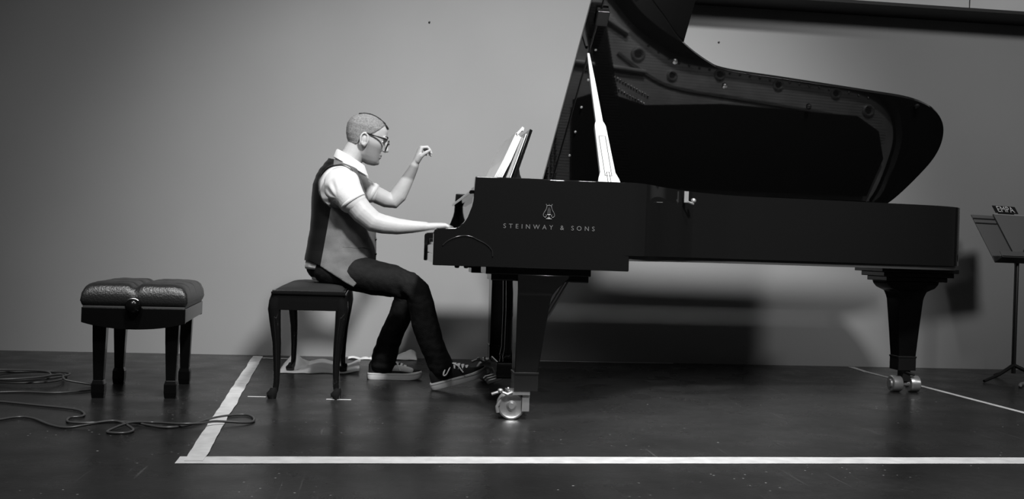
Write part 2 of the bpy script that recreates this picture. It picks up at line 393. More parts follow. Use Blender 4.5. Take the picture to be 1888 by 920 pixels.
MB().rings([[lp(x, y, t) for x, y in ((.99, 1.12), (1.05, 1.12), (1.05, 1.2), (.99, 1.2))] for t in (-.03, 0)]).build('prop_socket', PLASTIC, lid, bevel=.004)
# lid prop
b0, b1 = Vector((.957, 4.225, .985)), Vector((.985, 4.90, 1.655)); ax = (b1-b0).normalized(); wx = Vector((1, 0, 0)); wx = (wx-ax*wx.dot(ax)).normalized(); tx = ax.cross(wx)
if tx.y > 0: tx = -tx
Lp = (b1-b0).length
def prop_w(t): 
    k = [(0, .048), (.03, .044), (.07, .033), (.40, .0255), (.425, .022), (.44, .0165), (.75, .012), (1.0, .006)]
    for (a, x), (b, y) in zip(k, k[1:]):
        if a <= t <= b: return x+(y-x)*(t-a)/(b-a)
ts = [0, .015, .03, .05, .07, .15, .28, .40, .41, .425, .44, .5, .6, .75, .9, 1]
prop = MB().rings([[b0+ax*Lp*t+wx*prop_w(t)*sx+tx*q*(.011 if t < .42 else .009) for sx, q in ((-1, -1), (1, -1), (1, 1), (-1, 1))] for t in ts]).build('lid_prop', PALE, piano, smooth=30, bevel=.002)
def prop_frame(t0, t1, hw, th=.0025):
    q = lambda t, sx: b0+ax*Lp*t+wx*hw*sx+tx*.0118
    return [q(t0, -1), q(t1, -1), q(t1, 1), q(t0, 1), q(t0, -1)]
MB().tube(prop_frame(.045, .325, .0145), .0013, 4).build('inlay_line', PLASTIC, prop)
MB().tube(prop_frame(.0, .07, .006), .0013, 4).build('inlay_line', PLASTIC, prop)
# music desk
desk = MB().prism([(.583, .985), (.597, .985), (.676, 1.236), (.664, 1.242)], 4.56, 5.22).build('music_desk', LACQUER, piano, bevel=.002)
MB().prism([(.60, 1.00), (.655, .983), (.63, 1.04), (.623, 1.085), (.615, 1.09)], 4.60, 4.615).build('desk_strut', PLASTIC, desk)
MB().prism([(.47, .983), (.60, .983), (.60, .993), (.48, .993), (.476, 1.005), (.468, 1.003)], 4.56, 5.22).build('desk_ledge', LACQUER, desk)
# legs
def sq(cx, cy, z, hx, hy): return [(cx-hx, cy-hy, z), (cx+hx, cy-hy, z), (cx+hx, cy+hy, z), (cx-hx, cy+hy, z)]
def leg(cx, cy, hx_top, stepped, wheel_axis, back=0):
    prof = [(.60, hx_top), (.585, hx_top*.97), (.565, hx_top*.85), (.545, .082), (.52, .073), (.50, .069), (.35, .058), (.195, .048)]
    lg = MB().rings([sq(cx+(h-.048)*back, cy, z, h, min(h, .08)) for z, h in prof]).build('leg', EBONY, piano, smooth=25, bevel=.003)
    pl_ = MB()
    if stepped:
        pl_.box((cx-.215, cy-.16, .648), (cx+.215, cy+.16, .672)); pl_.box((cx-.19, cy-.13, .624), (cx+.205, cy+.13, .648)); pl_.box((cx-.165, cy-.11, .60), (cx+.18, cy+.11, .624))
    else:
        pl_.box((cx-.185, cy-.08, .598), (cx+.25, cy+.12, .63)); pl_.box((cx-.16, cy-.06, .572), (cx+.245, cy+.10, .60))
    pl_.build('leg_plate', EBONY, lg, bevel=.003)
    MB().rings([sq(cx, cy, .197, .052, .052), sq(cx, cy, .188, .052, .052), sq(cx, cy, .186, .0495, .0495), sq(cx, cy, .12, .0495, .0495)]).build('ferrule', LACQ2, lg, bevel=.002)
    fk, wh = MB(), MB()
    if wheel_axis == 'Y':
        wx_ = cx-.055
        prof = [(0, -.034), (.012, -.034), (.018, -.028), (.022, -.024), (.044, -.024), (.05, -.028), (.056, -.026), (.056, -.004), (.044, -.002), (.02, -.002), (.02, .002), (.044, .002), (.056, .004), (.056, .026), (.044, .024), (0, .03)]
        wh.lathe(prof, (wx_, cy, .056), 'Y', 32)
        fk.box((cx-.012, cy-.035, .035), (cx+.018, cy+.035, .118)); fk.box((wx_-.02, cy-.045, .104), (cx+.018, cy+.045, .12))
        fk.tube([(wx_-.05, cy-.04, .075), (wx_-.062, cy-.04, .055), (wx_-.058, cy-.04, .03)], .007, 8)
        fk.tube([(wx_-.085, cy-.04, .105), (wx_-.05, cy-.045, .118), (wx_-.02, cy-.045, .106), (wx_, cy-.045, .115)], .006, 8)
        fk.ell((wx_-.05, cy-.045, .12), (.012, .01, .01)); fk.ell((wx_-.018, cy-.045, .127), (.006, .006, .009))
    else:
        prof = [(0, -.085), (.020, -.085), (.024, -.078), (.040, -.078), (.044, -.074), (.044, -.03), (.040, -.024), (.014, -.024), (.014, .024), (.040, .024), (.044, .03), (.044, .074), (.040, .078), (.024, .078), (.020, .085), (0, .085)]
        wh.lathe(prof, (cx+.012, cy, .044), 'X', 32)
        fk.box((cx-.012, cy-.03, .06), (cx+.03, cy+.03, .12)); fk.tube([(cx-.02, cy-.03, .12), (cx+.05, cy-.035, .095)], .008, 8)
    wh.build('caster_wheel', BRASS, lg, smooth=35); fk.build('caster_fork', BRASS if wheel_axis == 'Y' else STANDBLK, lg, smooth=40)
    return lg
leg(.628, 4.235, .108, False, 'Y', .9)
leg(.655, 5.42, .108, False, 'Y', .9)
leg(2.848, 5.26, .15, True, 'X')
# pedal lyre
ly = MB().box((.585, 4.86, .085), (.70, 5.12, .165)).build('pedal_lyre', LACQUER, piano, bevel=.006)
for y in (4.93, 5.05): MB().lathe([(.022, .165), (.026, .18), (.018, .22), (.016, .40), (.02, .55), (.028, .60), (.028, .64)], (.645, y, 0), 'Z', 16).build('lyre_post', LACQUER, ly, smooth=40)
for y in (4.91, 4.99, 5.07): MB().prism([(.545, .060), (.55, .052), (.61, .072), (.66, .10), (.66, .112), (.61, .086), (.555, .070)], y-.017, y+.017).build('pedal', BRASS, ly, bevel=.003)
MB().tube([(.70, 4.95, .14), (.98, 4.95, .63)], .007, 8).build('lyre_brace', BRASS, ly); MB().tube([(.70, 5.03, .14), (.98, 5.03, .63)], .007, 8).build('lyre_brace', BRASS, ly)
# emblem and lettering on the near cheek
def text_mesh(name, s, size, width=None, extr=.0006):
    c = bpy.data.curves.new(name, 'FONT'); c.body = s; c.size = size; c.extrude = extr; c.align_x = 'CENTER'; c.align_y = 'BOTTOM_BASELINE'
    o = bpy.data.objects.new(name, c); COL.objects.link(o)
    def ev():
        dg = bpy.context.evaluated_depsgraph_get(); dg.update(); return bpy.data.meshes.new_from_object(o.evaluated_get(dg))
    me = ev()
    if width:
        for _ in range(4):
            xs = [v.co.x for v in me.vertices]; cur = max(xs)-min(xs); c.space_character *= 1+(width/cur-1)*1.25; me = ev()
    bpy.data.objects.remove(o); return me
def letters(me, M, m, parent):
    bm = bmesh.new(); bm.from_mesh(me); bmesh.ops.remove_doubles(bm, verts=bm.verts, dist=1e-6); bm.verts.ensure_lookup_table(); seen = set()
    for v0 in bm.verts:
        if v0.index in seen: continue
        st, isl = [v0], []; seen.add(v0.index)
        while st:
            v = st.pop(); isl.append(v)
            for e in v.link_edges:
                q = e.other_vert(v)
                if q.index not in seen: seen.add(q.index); st.append(q)
        ix = {v.index: k for k, v in enumerate(isl)}; fs = {f for v in isl for f in v.link_faces}
        k = bpy.data.meshes.new('letter'); k.from_pydata([tuple(v.co) for v in isl], [], [[ix[v.index] for v in f.verts] for f in fs])
        o = obj('letter', k, m); o.matrix_basis = M; attach(o, parent)
    bm.free()
tm = text_mesh('lettering', 'STEINWAY & SONS', .026, .375); 
letters(tm, Matrix.Translation((.693, YC-.0012, .786)) @ Matrix.Rotation(R(90), 4, 'X'), LETTER, piano)
em = MB(); ec = (.690, .858)
E_ = lambda pts, r: em.tube([(ec[0]+x, YC-.0008, ec[1]+z) for x, z in pts], r, 6)
for s in (-1, 1):
    c_ = crom([(s*.009, .024, 0), (s*.012, .010, 0), (s*.021, -.006, 0), (s*.023, -.017, 0), (s*.016, -.023, 0), (s*.010, -.018, 0), (s*.013, -.012, 0)], 5)
    E_([(p.x, p.y) for p in c_], .0016); E_([(s*.004, .012), (s*.006, -.010)], .0008)
    E_([(s*.013, .031), (s*.011, .027)], .0014)
E_([(-.010, .025), (.010, .025)], .0015); E_([(0, .031), (0, .026)], .0014); E_([(-.002, .018), (-.002, -.012)], .0008); E_([(.002, .018), (.002, -.012)], .0008)
E_([(-.012, -.029), (.012, -.029)], .0022); E_([(-.005, -.026), (.005, -.026)], .002); E_([(-.007, -.012), (.007, -.012)], .0016); E_([(0, -.012), (0, -.026)], .0018)
em.build('lyre_emblem', LETTER, piano, smooth=60)
# small lock fitting on the bentside
lk = MB().box((1.352, 4.452, .935), (1.372, 4.462, .985)).ell((1.40, 4.47, .945), (.012, .012, .012)); lk.tube([(1.365, 4.455, .94), (1.40, 4.468, .93)], .005, 6)
lk.build('lid_lock', BRASS, piano, smooth=50)

# ------------------------------------------------------------------ sheet music on the desk
sm = thing('music_booklet', 'thick white music booklet leaning open on the piano desk', 'sheet music', (.53, 4.85, .993))
for k in range(5):
    t = k*.008
    MB().prism([(.500+t, .994), (.5055+t, .994), (.56+t*.9, 1.10), (.612+t*.6, 1.222-.004*k), (.606+t*.6, 1.226-.004*k), (.553+t*.9, 1.102)], 4.60+.004*(k % 2), 5.16).build('page', PAPER, sm)
MB().prism([(.612, 1.215), (.634, 1.238), (.640, 1.236), (.643, 1.25), (.634, 1.255), (.626, 1.244), (.604, 1.219)], 4.60, 4.66).build('page', PAPER, sm)
o = MB().prism([(.560, .994), (.574, .994), (.644, 1.205), (.636, 1.21)], 4.62, 5.10).build('loose_score', PAPERG); tag(o, 'greyish loose score standing between white booklet and black desk', 'sheet music')
o = MB().prism([(.5755, .994), (.5795, .994), (.6555, 1.222), (.6515, 1.225)], 4.60, 5.14).build('loose_score', PAPER); tag(o, 'thin white score leaning flat against the black music desk', 'sheet music')

# ------------------------------------------------------------------ bench with the tufted leather seat
def tufted():
    b = thing('adjustable_bench', 'empty black piano bench with tufted leather seat and side knob', 'bench', (-1.035, 4.90, 0), R(3))
    M = Matrix.Translation((-1.035, 4.90, 0)) @ Matrix.Rotation(R(3), 4, 'Z')
    W, D = .212, .325
    T = lambda mb: mb.xf(lambda p: M @ p)
    nx, ny = 44, 60; btn = [(x, y) for x in (0.,) for y in (-.2, 0, .2)]; vs = []; fs = []
    def top(x, y):
        u, v = x/W, y/D
        e = (1-abs(u)**10)*(1-abs(v)**12); z = .458+.046*max(e, 0)**.5
        z -= .018*math.exp(-(x/.016)**2)*(1 if abs(v) < .95 else .6)
        for yy in (-.2, 0, .2): z -= .005*math.exp(-((y-yy)/.014)**2)
        for bx, by in btn: z -= .010*math.exp(-((x-bx)**2+(y-by)**2)/.03**2)
        return z + .002*noise.noise(Vector((x*25, y*25, 0)))
    for j in range(ny+1):
        for i in range(nx+1):
            u, v = -1+2*i/nx, -1+2*j/ny; x = W*u*(1.015 if abs(v) < 1 else 1); vs.append((x, D*v, top(W*u, D*v)))
    for j in range(ny):
        for i in range(nx): a = j*(nx+1)+i; fs.append((a, a+1, a+nx+2, a+nx+1))
    # skirt down the sides
    loop = [i for i in range(nx+1)] + [j*(nx+1)+nx for j in range(1, ny+1)] + [ny*(nx+1)+i for i in range(nx-1, -1, -1)] + [j*(nx+1) for j in range(ny-1, 0, -1)]
    base = len(vs)
    for lv, (z, k) in enumerate(((.425, 1.02), (.405, .99))):
        for q in loop: vs.append((vs[q][0]*k, vs[q][1]*k, z))
    m = len(loop)
    for q in range(m):
        r = (q+1) % m; fs.append((loop[q], base+q, base+r, loop[r])); fs.append((base+q, base+m+q, base+m+r, base+r))
    fs.append(tuple(base+m+q for q in range(m)))
    cu = T(MB().add(vs, fs)).build('cushion', LEATHER, b, smooth=180)
    for bx, by in btn: T(MB().ell((bx, by, top(bx, by)+.002), (.011, .011, .006))).build('button', LEATHER, cu, smooth=180)
    T(MB().box((-W*.985, -D*.985, .396), (W*.985, D*.985, .405))).build('welt', mat('grey_piping', .14, .4), b, bevel=.002)
    ap = [(-W, .396), (-W, .332)] + [(W*(-1+2*k/16), .334-.030*(1-(-1+2*k/16)**2)**.8) for k in range(1, 16)] + [(W, .332), (W, .396)]
    fr = MB().prism(ap, -D, -D+.02).prism(ap, D-.02, D)
    for s in (-1, 1): fr.box((s*W-(.02 if s > 0 else 0), -D+.02, .335), (s*W+(.02 if s < 0 else 0), D-.02, .396))
    fr.box((-W+.02, -D+.02, .36), (W-.02, D-.02, .385))
    T(fr).build('frame', EBONY, b, bevel=.002)
    for s in (-1, 1):
        kn = T(MB().lathe([(0, s*(D+.045)), (.02, s*(D+.042)), (.032, s*(D+.03)), (.034, s*(D+.015)), (.024, s*(D+.006)), (.014, s*(D-.01))], (0, 0, .405), 'Y', 24)).build('knob', EBONY, b, smooth=50)
        T(MB().tube([(.033*math.cos(a), s*(D+.028), .405+.033*math.sin(a)) for a in [R(50+8*k) for k in range(11)]], .0025, 6)).build('knob_ring', STRING, kn)
    for sx in (-1, 1):
        for sy in (-1, 1):
            cx, cy = sx*.150, sy*.232
            lg = T(MB().rings([sq(cx, cy, .37, .030, .030), sq(cx, cy, .25, .027, .027), sq(cx, cy, .06, .020, .020)])).build('leg', EBONY, b, bevel=.003)
            T(MB().rings([sq(cx, cy, .078, .021, .021), sq(cx, cy, .060, .027, .027), sq(cx, cy, .025, .027, .027), sq(cx, cy, 0, .024, .024)])).build('foot_block', EBONY, lg, bevel=.003)
tufted()

# ------------------------------------------------------------------ long bench the player sits on
def long_bench():
    b = thing('piano_bench', 'long low black piano bench with curved legs under the seated player', 'bench', (-.297, 5.18, 0))
    cx, W, Y0, Y1 = -.292, .163, 4.66, 5.72
    fr = MB().box((cx-W, Y0, .468), (cx+W, Y1, .480)); fr.build('seat_frame', LACQUER, b, bevel=.003)
    MB().box((cx-W+.008, Y0+.008, .398), (cx+W-.008, Y0+.03, .468)).box((cx-W+.008, Y1-.03, .398), (cx+W-.008, Y1-.008, .468)).box((cx-W+.008, Y0+.03, .398), (cx-W+.03, Y1-.03, .468)).box((cx+W-.03, Y0+.03, .398), (cx+W-.008, Y1-.03, .468)).build('apron', LACQUER, b, bevel=.002)
    MB().box((cx-W+.004, Y0+.004, .480), (cx+W-.004, Y1-.004, .486)).build('edge_strip', LACQ2, b, bevel=.002)
    vs, fs = [], []; nx, ny = 20, 40
    for j in range(ny+1):
        for i in range(nx+1):
            u, v = -1+2*i/nx, -1+2*j/ny; e = max((1-abs(u)**4)*(1-abs(v)**8), 0)
            vs.append((cx+(W-.012)*u, (Y0+Y1)/2+((Y1-Y0)/2-.012)*v, .484+.022*e**.5))
    for j in range(ny):
        for i in range(nx): a = j*(nx+1)+i; fs.append((a, a+1, a+nx+2, a+nx+1))
    bt = len(vs); nb = [(cx-W+.012, Y0+.012, .47), (cx+W-.012, Y0+.012, .47), (cx+W-.012, Y1-.012, .47), (cx-W+.012, Y1-.012, .47)]
    mb = MB().add(vs, fs); mb.box((cx-W+.012, Y0+.012, .47), (cx+W-.012, Y1-.012, .4845)); mb.build('cushion', FELT, b, smooth=60)
    for sx in (-1, 1):
        for sy, yy in ((-1, Y0+.035), (1, Y1-.035)):
            x0 = cx+sx*(W-.022); rs = []
            for z, dx, h in ((.468, 0, .024), (.44, .005, .028), (.40, .008, .029), (.35, .004, .026), (.25, -.006, .020), (.15, -.010, .016), (.07, -.010, .0135), (.035, -.006, .0135), (.022, .000, .015)):
                rs.append([(x0+sx*dx+h*math.cos(t)*(1 if abs(math.cos(t)) < .99 else 1), yy+sy*dx+h*math.sin(t), z) for t in [2*math.pi*k/12 for k in range(12)]])
            lg = MB().rings(rs).build('leg', LACQUER, b, smooth=60)
            ft = MB(); ft.rings([[(x0-.006+dx+h*1.25*math.cos(t), yy+h*math.sin(t), z) for t in [2*math.pi*k/14 for k in range(14)]] for z, h, dx in ((0, .014, 0), (.012, .018, -.002), (.026, .019, -.002), (.038, .015, .004), (.05, .011, .006))])
            ft.build('foot', LACQ2, lg, smooth=60)
    return b
long_bench()

# ------------------------------------------------------------------ music stand at the right edge
ms = thing('music_stand', 'grey metal music stand with black pole at the right edge', 'music stand', (3.86, 5.78, 0))
nh = Vector((.3, -.954, 0)); rt = Vector((.954, .3, 0)); tl = R(33); upv = (Vector((0, 0, 1))*math.cos(tl) - nh*math.sin(tl)); nn = (nh*math.cos(tl) + Vector((0, 0, 1))*math.sin(tl))
so = Vector((3.66, 5.70, .73))
sp = lambda a, b, t=0: so + rt*a + upv*b + nn*t
def splate(pts, t0, t1): return MB().rings([[sp(a, b, t0) for a, b in pts], [sp(a, b, t1) for a, b in pts]])
splate([(-.02, 0), (.52, 0), (.52, .33), (-.02, .33)], -.006, 0).build('desk_plate', STEEL, ms, bevel=.002)
splate([(-.02, -.012), (.52, -.012), (.52, 0), (-.02, 0)], -.006, .06).build('lip', STANDBLK, ms, bevel=.002)
splate([(-.02, -.012), (.52, -.012), (.52, .03), (-.02, .03)], .056, .06).build('lip_edge', STEEL, ms, bevel=.001)
for z in (.262, .295): splate([(-.022, z), (.16, z), (.16, z+.008), (-.022, z+.008)], 0, .004).build('rail', STANDBLK, ms)
MB().tube([sp(.25, .1, -.02), (3.855, 5.80, .70), (3.855, 5.80, .05)], [.02, .013, .013], 12).build('pole', STANDBLK, ms, smooth=60)
for a in (200, 320, 80): MB().tube([(3.855, 5.80, .10), (3.855+.13*math.cos(R(a)), 5.80+.13*math.sin(R(a)), .045), (3.855+.26*math.cos(R(a)), 5.80+.26*math.sin(R(a)), .010)], [.012, .010, .009], 8).build('leg', STANDBLK, ms, smooth=60)
fo = thing('music_folder', 'grey folder on the music stand with hand-lettered strip on top', 'folder', tuple(sp(.3, .03)))
splate([(.165, .001), (.50, .001), (.50, .335), (.165, .335)], .001, .010).build('cover', mat('grey_card', .14, .7, .3), fo, bevel=.001)
splate([(.165, .331), (.50, .331), (.50, .337), (.165, .337)], .001, .013).build('edge_strip', PAPERG, fo)
lb = splate([(.20, .352), (.40, .352), (.40, .405), (.20, .405)], .003, .006).build('label_strip', STANDBLK, fo)
splate([(.22, .335), (.36, .335), (.36, .355), (.22, .355)], .002, .005).build('strip_tab', STANDBLK, fo)
te = text_mesh('lettering', 'EMPA', .062, None)
Mx = Matrix.Identity(4)
for r_ in range(3): Mx[r_][0], Mx[r_][1], Mx[r_][2], Mx[r_][3] = rt[r_], upv[r_], nn[r_], sp(.30, .359, .0065)[r_]
letters(te, Mx, PAPER, lb)
o = MB().ell(tuple(sp(.30, .052, .042)), (.05, .016, .030)).build('mute_cup', PLASTIC, None, smooth=180); tag(o, 'black rounded object resting on the lip of the music stand', 'object')

# ------------------------------------------------------------------ cables
def cable(name, pts, r, lab, n=7):
    P = crom([(x, y, z) for x, y, z in pts], n); o = MB().tube(P, r, 8).build(name, CABLE, None, smooth=180); return tag(o, lab, 'cable', 'cables on the stage floor')
r0 = .0048
c2 = [(-1.75, 4.55), (-1.511, 4.469), (-1.361, 4.396), (-1.176, 4.30), (-1.108, 4.20), (-1.10, 4.125), (-1.133, 4.10), (-1.116, 4.013), (-1.056, 3.985), (-.903, 4.015), (-.752, 3.91), (-.668, 3.971), (-.596, 4.145), (-.501, 4.216), (-.453, 4.13), (-.462, 4.031), (-.574, 3.99), (-.626, 3.94), (-.701, 3.925), (-.806, 4.01), (-.877, 3.935), (-.926, 3.833), (-.906, 3.791), (-.854, 3.795), (-.85, 3.869), (-.921, 3.96), (-.977, 3.95), (-1.072, 3.89), (-1.149, 3.93), (-1.26, 4.075), (-1.325, 4.095), (-1.40, 3.998), (-1.6, 3.9)]
zz = [0]*len(c2)
for i in (16, 17, 18, 20, 25, 26): zz[i] = .011
cable('audio_cable', [(x, y, r0+.001+z) for (x, y), z in zip(c2, zz)], r0, 'long dark cable snaking over the floor and across the left tape line')
pts = []
for k in range(44):
    a = k*2*math.pi/11 + .4; rx = .20+.03*math.sin(k*.9); ry = .19+.05*math.sin(k*.63+1)
    pts.append((-1.66+rx*math.cos(a)+.02*math.sin(k*.31), 5.17+ry*math.sin(a)+.02*math.sin(k*.7)-.003*k, r0+.002+k*.0011))
pts += [(-1.40, 4.98, .03), (-1.27, 4.99, r0+.001), (-1.245, 4.90, r0+.001), (-1.27, 4.815, r0+.001), (-1.376, 4.735, r0+.001), (-1.523, 4.755, r0+.001), (-1.70, 4.69, r0+.001)]
cable('audio_cable', pts, r0, 'coiled dark cable lying left of the tufted bench', 4)
cable('audio_cable', [(4.2, 5.55, .012), (4.0, 5.60, .014), (3.87, 5.62, .014), (3.78, 5.60, .012), (3.70, 5.50, .011)], .010, 'pale thick cable end at the foot of the music stand').data.materials[0] = mat('grey_cable', .3, .5)

# ------------------------------------------------------------------ paper on the floor behind the bench
def paper(name, x0, x1, y0, y1, hf, lab, nx=36, ny=20):
    vs, fs = [], []
    for j in range(ny+1):
        for i in range(nx+1):
            u, v = i/nx, j/ny; x, y, z = hf(u, v); vs.append((x0+(x1-x0)*x, y0+(y1-y0)*y, max(z, .001)))
    for j in range(ny):
        for i in range(nx): a = j*(nx+1)+i; fs.append((a, a+1, a+nx+2, a+nx+1))
    o = MB().add(vs, fs).build(name, PAPER, None, smooth=25); s = o.modifiers.new('s', 'SOLIDIFY'); s.thickness = .0015; s.offset = 1
    return tag(o, lab, 'paper')
g = lambda x, c, s: math.exp(-((x-c)/s)**2)
def h1(u, v):
    z = .002+.006*abs(noise.noise(Vector((u*5, v*4, 1))))
    z += .085*max(0, 1-abs(u-.16)/.16)*max(0, 1-abs(v-.75)/.5) + .03*g(u, .5, .2)*v + .035*g(u, 1, .12)*(.4+.6*v)
    return u+.02*noise.noise(Vector((u*4, v*4, 3))), v+.08*noise.noise(Vector((u*6, v*2, 2))), z
paper('crumpled_paper', -.50, -.07, 5.60, 6.02, h1, 'crumpled white paper on the floor behind the bench legs')
def h2(u, v):
    z = .003+.02*abs(noise.noise(Vector((u*6, v*2, 7)))) + .045*g(u, .9, .2)*v
    return u, v*(.5+.5*u), z
paper('paper_strip', -.15, .27, 6.33, 6.44, h2, 'twisted white paper strip on the floor by the wall near the left shoe')

# ------------------------------------------------------------------ the seated pianist
YM = 5.2
def lerp_tab(tab, z):
    if z <= tab[0][0]: return tab[0][1:]
    for a, b in zip(tab, tab[1:]):
        if a[0] <= z <= b[0]:
            t = (z-a[0])/(b[0]-a[0]); t = t*t*(3-2*t)*.5+t*.5
            return tuple(p+(q-p)*t for p, q in zip(a[1:], b[1:]))
    return tab[-1][1:]
TORSO = [(.47, -.335, .0, .175), (.55, -.340, -.002, .176), (.62, -.340, -.010, .172), (.70, -.328, -.012, .162), (.77, -.318, -.015, .157), (.85, -.315, -.032, .163),
         (.92, -.315, -.056, .170), (.985, -.311, -.080, .172), (1.03, -.298, -.092, .160), (1.06, -.284, -.098, .140), (1.09, -.262, -.102, .112), (1.115, -.243, -.10, .08), (1.14, -.225, -.11, .066)]
def sup(c, p): return math.copysign(abs(c)**p, c)
def torso_pt(z, th, off):
    xb, xf, hw = lerp_tab(TORSO, z); cx, a = (xb+xf)/2, (xf-xb)/2+off; b = hw+off
    return Vector((cx+a*sup(math.cos(th), .85), YM+b*sup(math.sin(th), .85), z))
def torso(mb, off, z0, z1, nz=26, n=40):
    mb.rings([[torso_pt(z0+(z1-z0)*k/nz, 2*math.pi*i/n, off) for i in range(n)] for k in range(nz+1)])
# head frame
HP = R(12); hf_, hu_ = Vector((math.cos(HP), 0, -math.sin(HP))), Vector((math.sin(HP), 0, math.cos(HP))); HO = Vector((-.073, YM, 1.215))
def hd(x, y, z): return HO + hf_*x + Vector((0, 1, 0))*y + hu_*z
HM = Matrix((hf_, Vector((0, 1, 0)), hu_)).transposed()
HEAD = [(-.108, .030, .070, .016), (-.100, .008, .084, .030), (-.085, -.018, .091, .042), (-.065, -.045, .090, .052), (-.045, -.062, .089, .058), (-.022, -.080, .090, .064), (0, -.092, .093, .069),
        (.022, -.100, .094, .072), (.045, -.104, .101, .074), (.07, -.104, .100, .076), (.092, -.097, .090, .071), (.112, -.082, .070, .059), (.127, -.058, .043, .042), (.136, -.035, .018, .024), (.140, -.015, 0, .006)]
def head_pt(z, th, off=0):
    xb, xf, hw = lerp_tab(HEAD, z); cx, a = (xb+xf)/2, (xf-xb)/2+off
    return (cx+a*sup(math.cos(th), .88), (hw+off)*sup(math.sin(th), .88), z)
body = MB()
zs = [-.108+.248*k/40 for k in range(41)]
body.rings([[hd(*head_pt(z, 2*math.pi*i/36)) for i in range(36)] for z in zs])
body.tube([hd(.094, 0, .036), hd(.104, 0, .012), hd(.115, 0, -.014)], [.007, .008, .010], 10)
body.ell(hd(.114, 0, -.018), (.0125, .0115, .0105), HM)
for s in (-1, 1):
    body.ell(hd(.103, s*.009, -.023), (.009, .007, .007), HM); body.ell(hd(.092, s*.030, .038), (.012, .024, .008), HM)
    # ear
    er = [hd(-.004+.019*math.cos(t)-.010*math.sin(t)*.25, s*(.079+.007*max(0, -math.cos(t))), .003+.030*math.sin(t)) for t in [2*math.pi*k/20 for k in range(21)]]
    body.tube(er, .0052, 8); body.ell(hd(-.006, s*.070, .002), (.014, .008, .024), HM); body.ell(hd(.004, s*.077, -.024), (.009, .006, .011), HM)
body.ell(hd(.0915, 0, -.049), (.0085, .022, .0055), HM); body.ell(hd(.0895, 0, -.061), (.0085, .019, .0065), HM); body.ell(hd(.080, 0, -.088), (.015, .022, .014), HM)
body.limb([(hd(-.028, 0, -.035), .057, .055), ((-.135, YM, 1.135), .056, .056), ((-.170, YM, 1.075), .068, .075)])
torso(body, -.026, .52, 1.11)
# arms
RA = [((-.185, 5.05, 1.02), .055, .055), ((-.165, 5.0, .98), .058, .056), ((-.118, 4.965, .908), .058, .052), ((-.070, 4.953, .852), .055, .049), ((-.016, 4.95, .810), .051, .046), ((.03, 4.952, .800), .046, .042), ((.10, 4.958, .792), .039, .037), ((.17, 4.965, .793), .030, .031), ((.232, 4.97, .797), .0225, .028)]
LA = [((-.15, 5.36, 1.02), .055, .055), ((-.10, 5.41, 1.0), .052, .052), ((-.02, 5.44, .968), .046, .046), ((.045, 5.455, .940), .043, .043), ((.080, 5.458, .936), .044, .042), ((.108, 5.455, .968), .044, .042), ((.140, 5.445, 1.03), .036, .036), ((.168, 5.435, 1.085), .028, .030), ((.186, 5.43, 1.125), .023, .028)]
body.limb(RA); body.limb(LA)
def hand(mb, wrist, x, z, thumb, curls, spread=.0, tcurl=(0, 0)):
    x, z = Vector(x).normalized(), Vector(z); z = (z-x*z.dot(x)).normalized(); y = Vector(thumb); y = (y-x*y.dot(x)-z*y.dot(z)).normalized(); W = Vector(wrist)
    P = lambda a, b, c: W+x*a+y*b+z*c
    rs = []
    for a, ry, rz, cy in ((-.01, .027, .020, 0), (.015, .029, .018, .001), (.04, .035, .017, .003), (.07, .0405, .015, .001), (.09, .041, .012, 0), (.098, .036, .008, 0)):
        rs.append([P(a, cy+ry*sup(math.cos(t), .8), -.002+rz*sup(math.sin(t), .9)) for t in [2*math.pi*k/20 for k in range(20)]])
    mb.rings(rs)
    for (off, ln, sp_), cu in zip(((.0305, .072, .10), (.0105, .080, .02), (-.0105, .075, -.06), (-.0300, .060, -.16)), curls):
        p = P(.088, off, 0); pts = [P(.07, off*.95, 0), p.copy()]; th = 0; rr = [.0095, .0098]
        for seg, c, r in zip((.46, .30, .24), cu, (.0088, .0080, .0066)):
            th += c; d = (x*math.cos(R(th)) - z*math.sin(R(th)) + y*(sp_+spread*math.copysign(1, sp_)*.3)).normalized()
            m_ = p + d*ln*seg*.5; p = p + d*ln*seg; pts += [m_, p.copy()]; rr += [r*1.02, r]
        mb.limb([(q, r, r) for q, r in zip(pts, rr)], 12, tuple(y))
    p = P(.018, .026, -.006); pts = [P(.005, .012, -.006), p.copy()]; rr = [.014, .0145]
    for ln, b_, c_, r in ((.036, .75, -.25, .0115), (.030, .45, -.35-tcurl[0], .0098), (.022, .25, -.35-tcurl[1], .0078)):
        d = (x*1.0 + y*b_ + z*c_).normalized(); p = p+d*ln; pts.append(p.copy()); rr.append(r)
    mb.limb([(q, r, r) for q, r in zip(pts, rr)], 12, tuple(z))
hand(body, (.238, 4.97, .798), (1, 0, .10), (0, -.05, 1), (0, 1, 0), [(28, 32, 26), (24, 34, 26), (26, 34, 26), (34, 34, 24)], .1)
hand(body, (.187, 5.43, 1.134), (.30, -.02, .95), (-.95, -.10, .30), (.1, -1, .1), [(66, 58, 16), (74, 58, 16), (70, 58, 18), (80, 58, 18)], .05, (.3, .5))
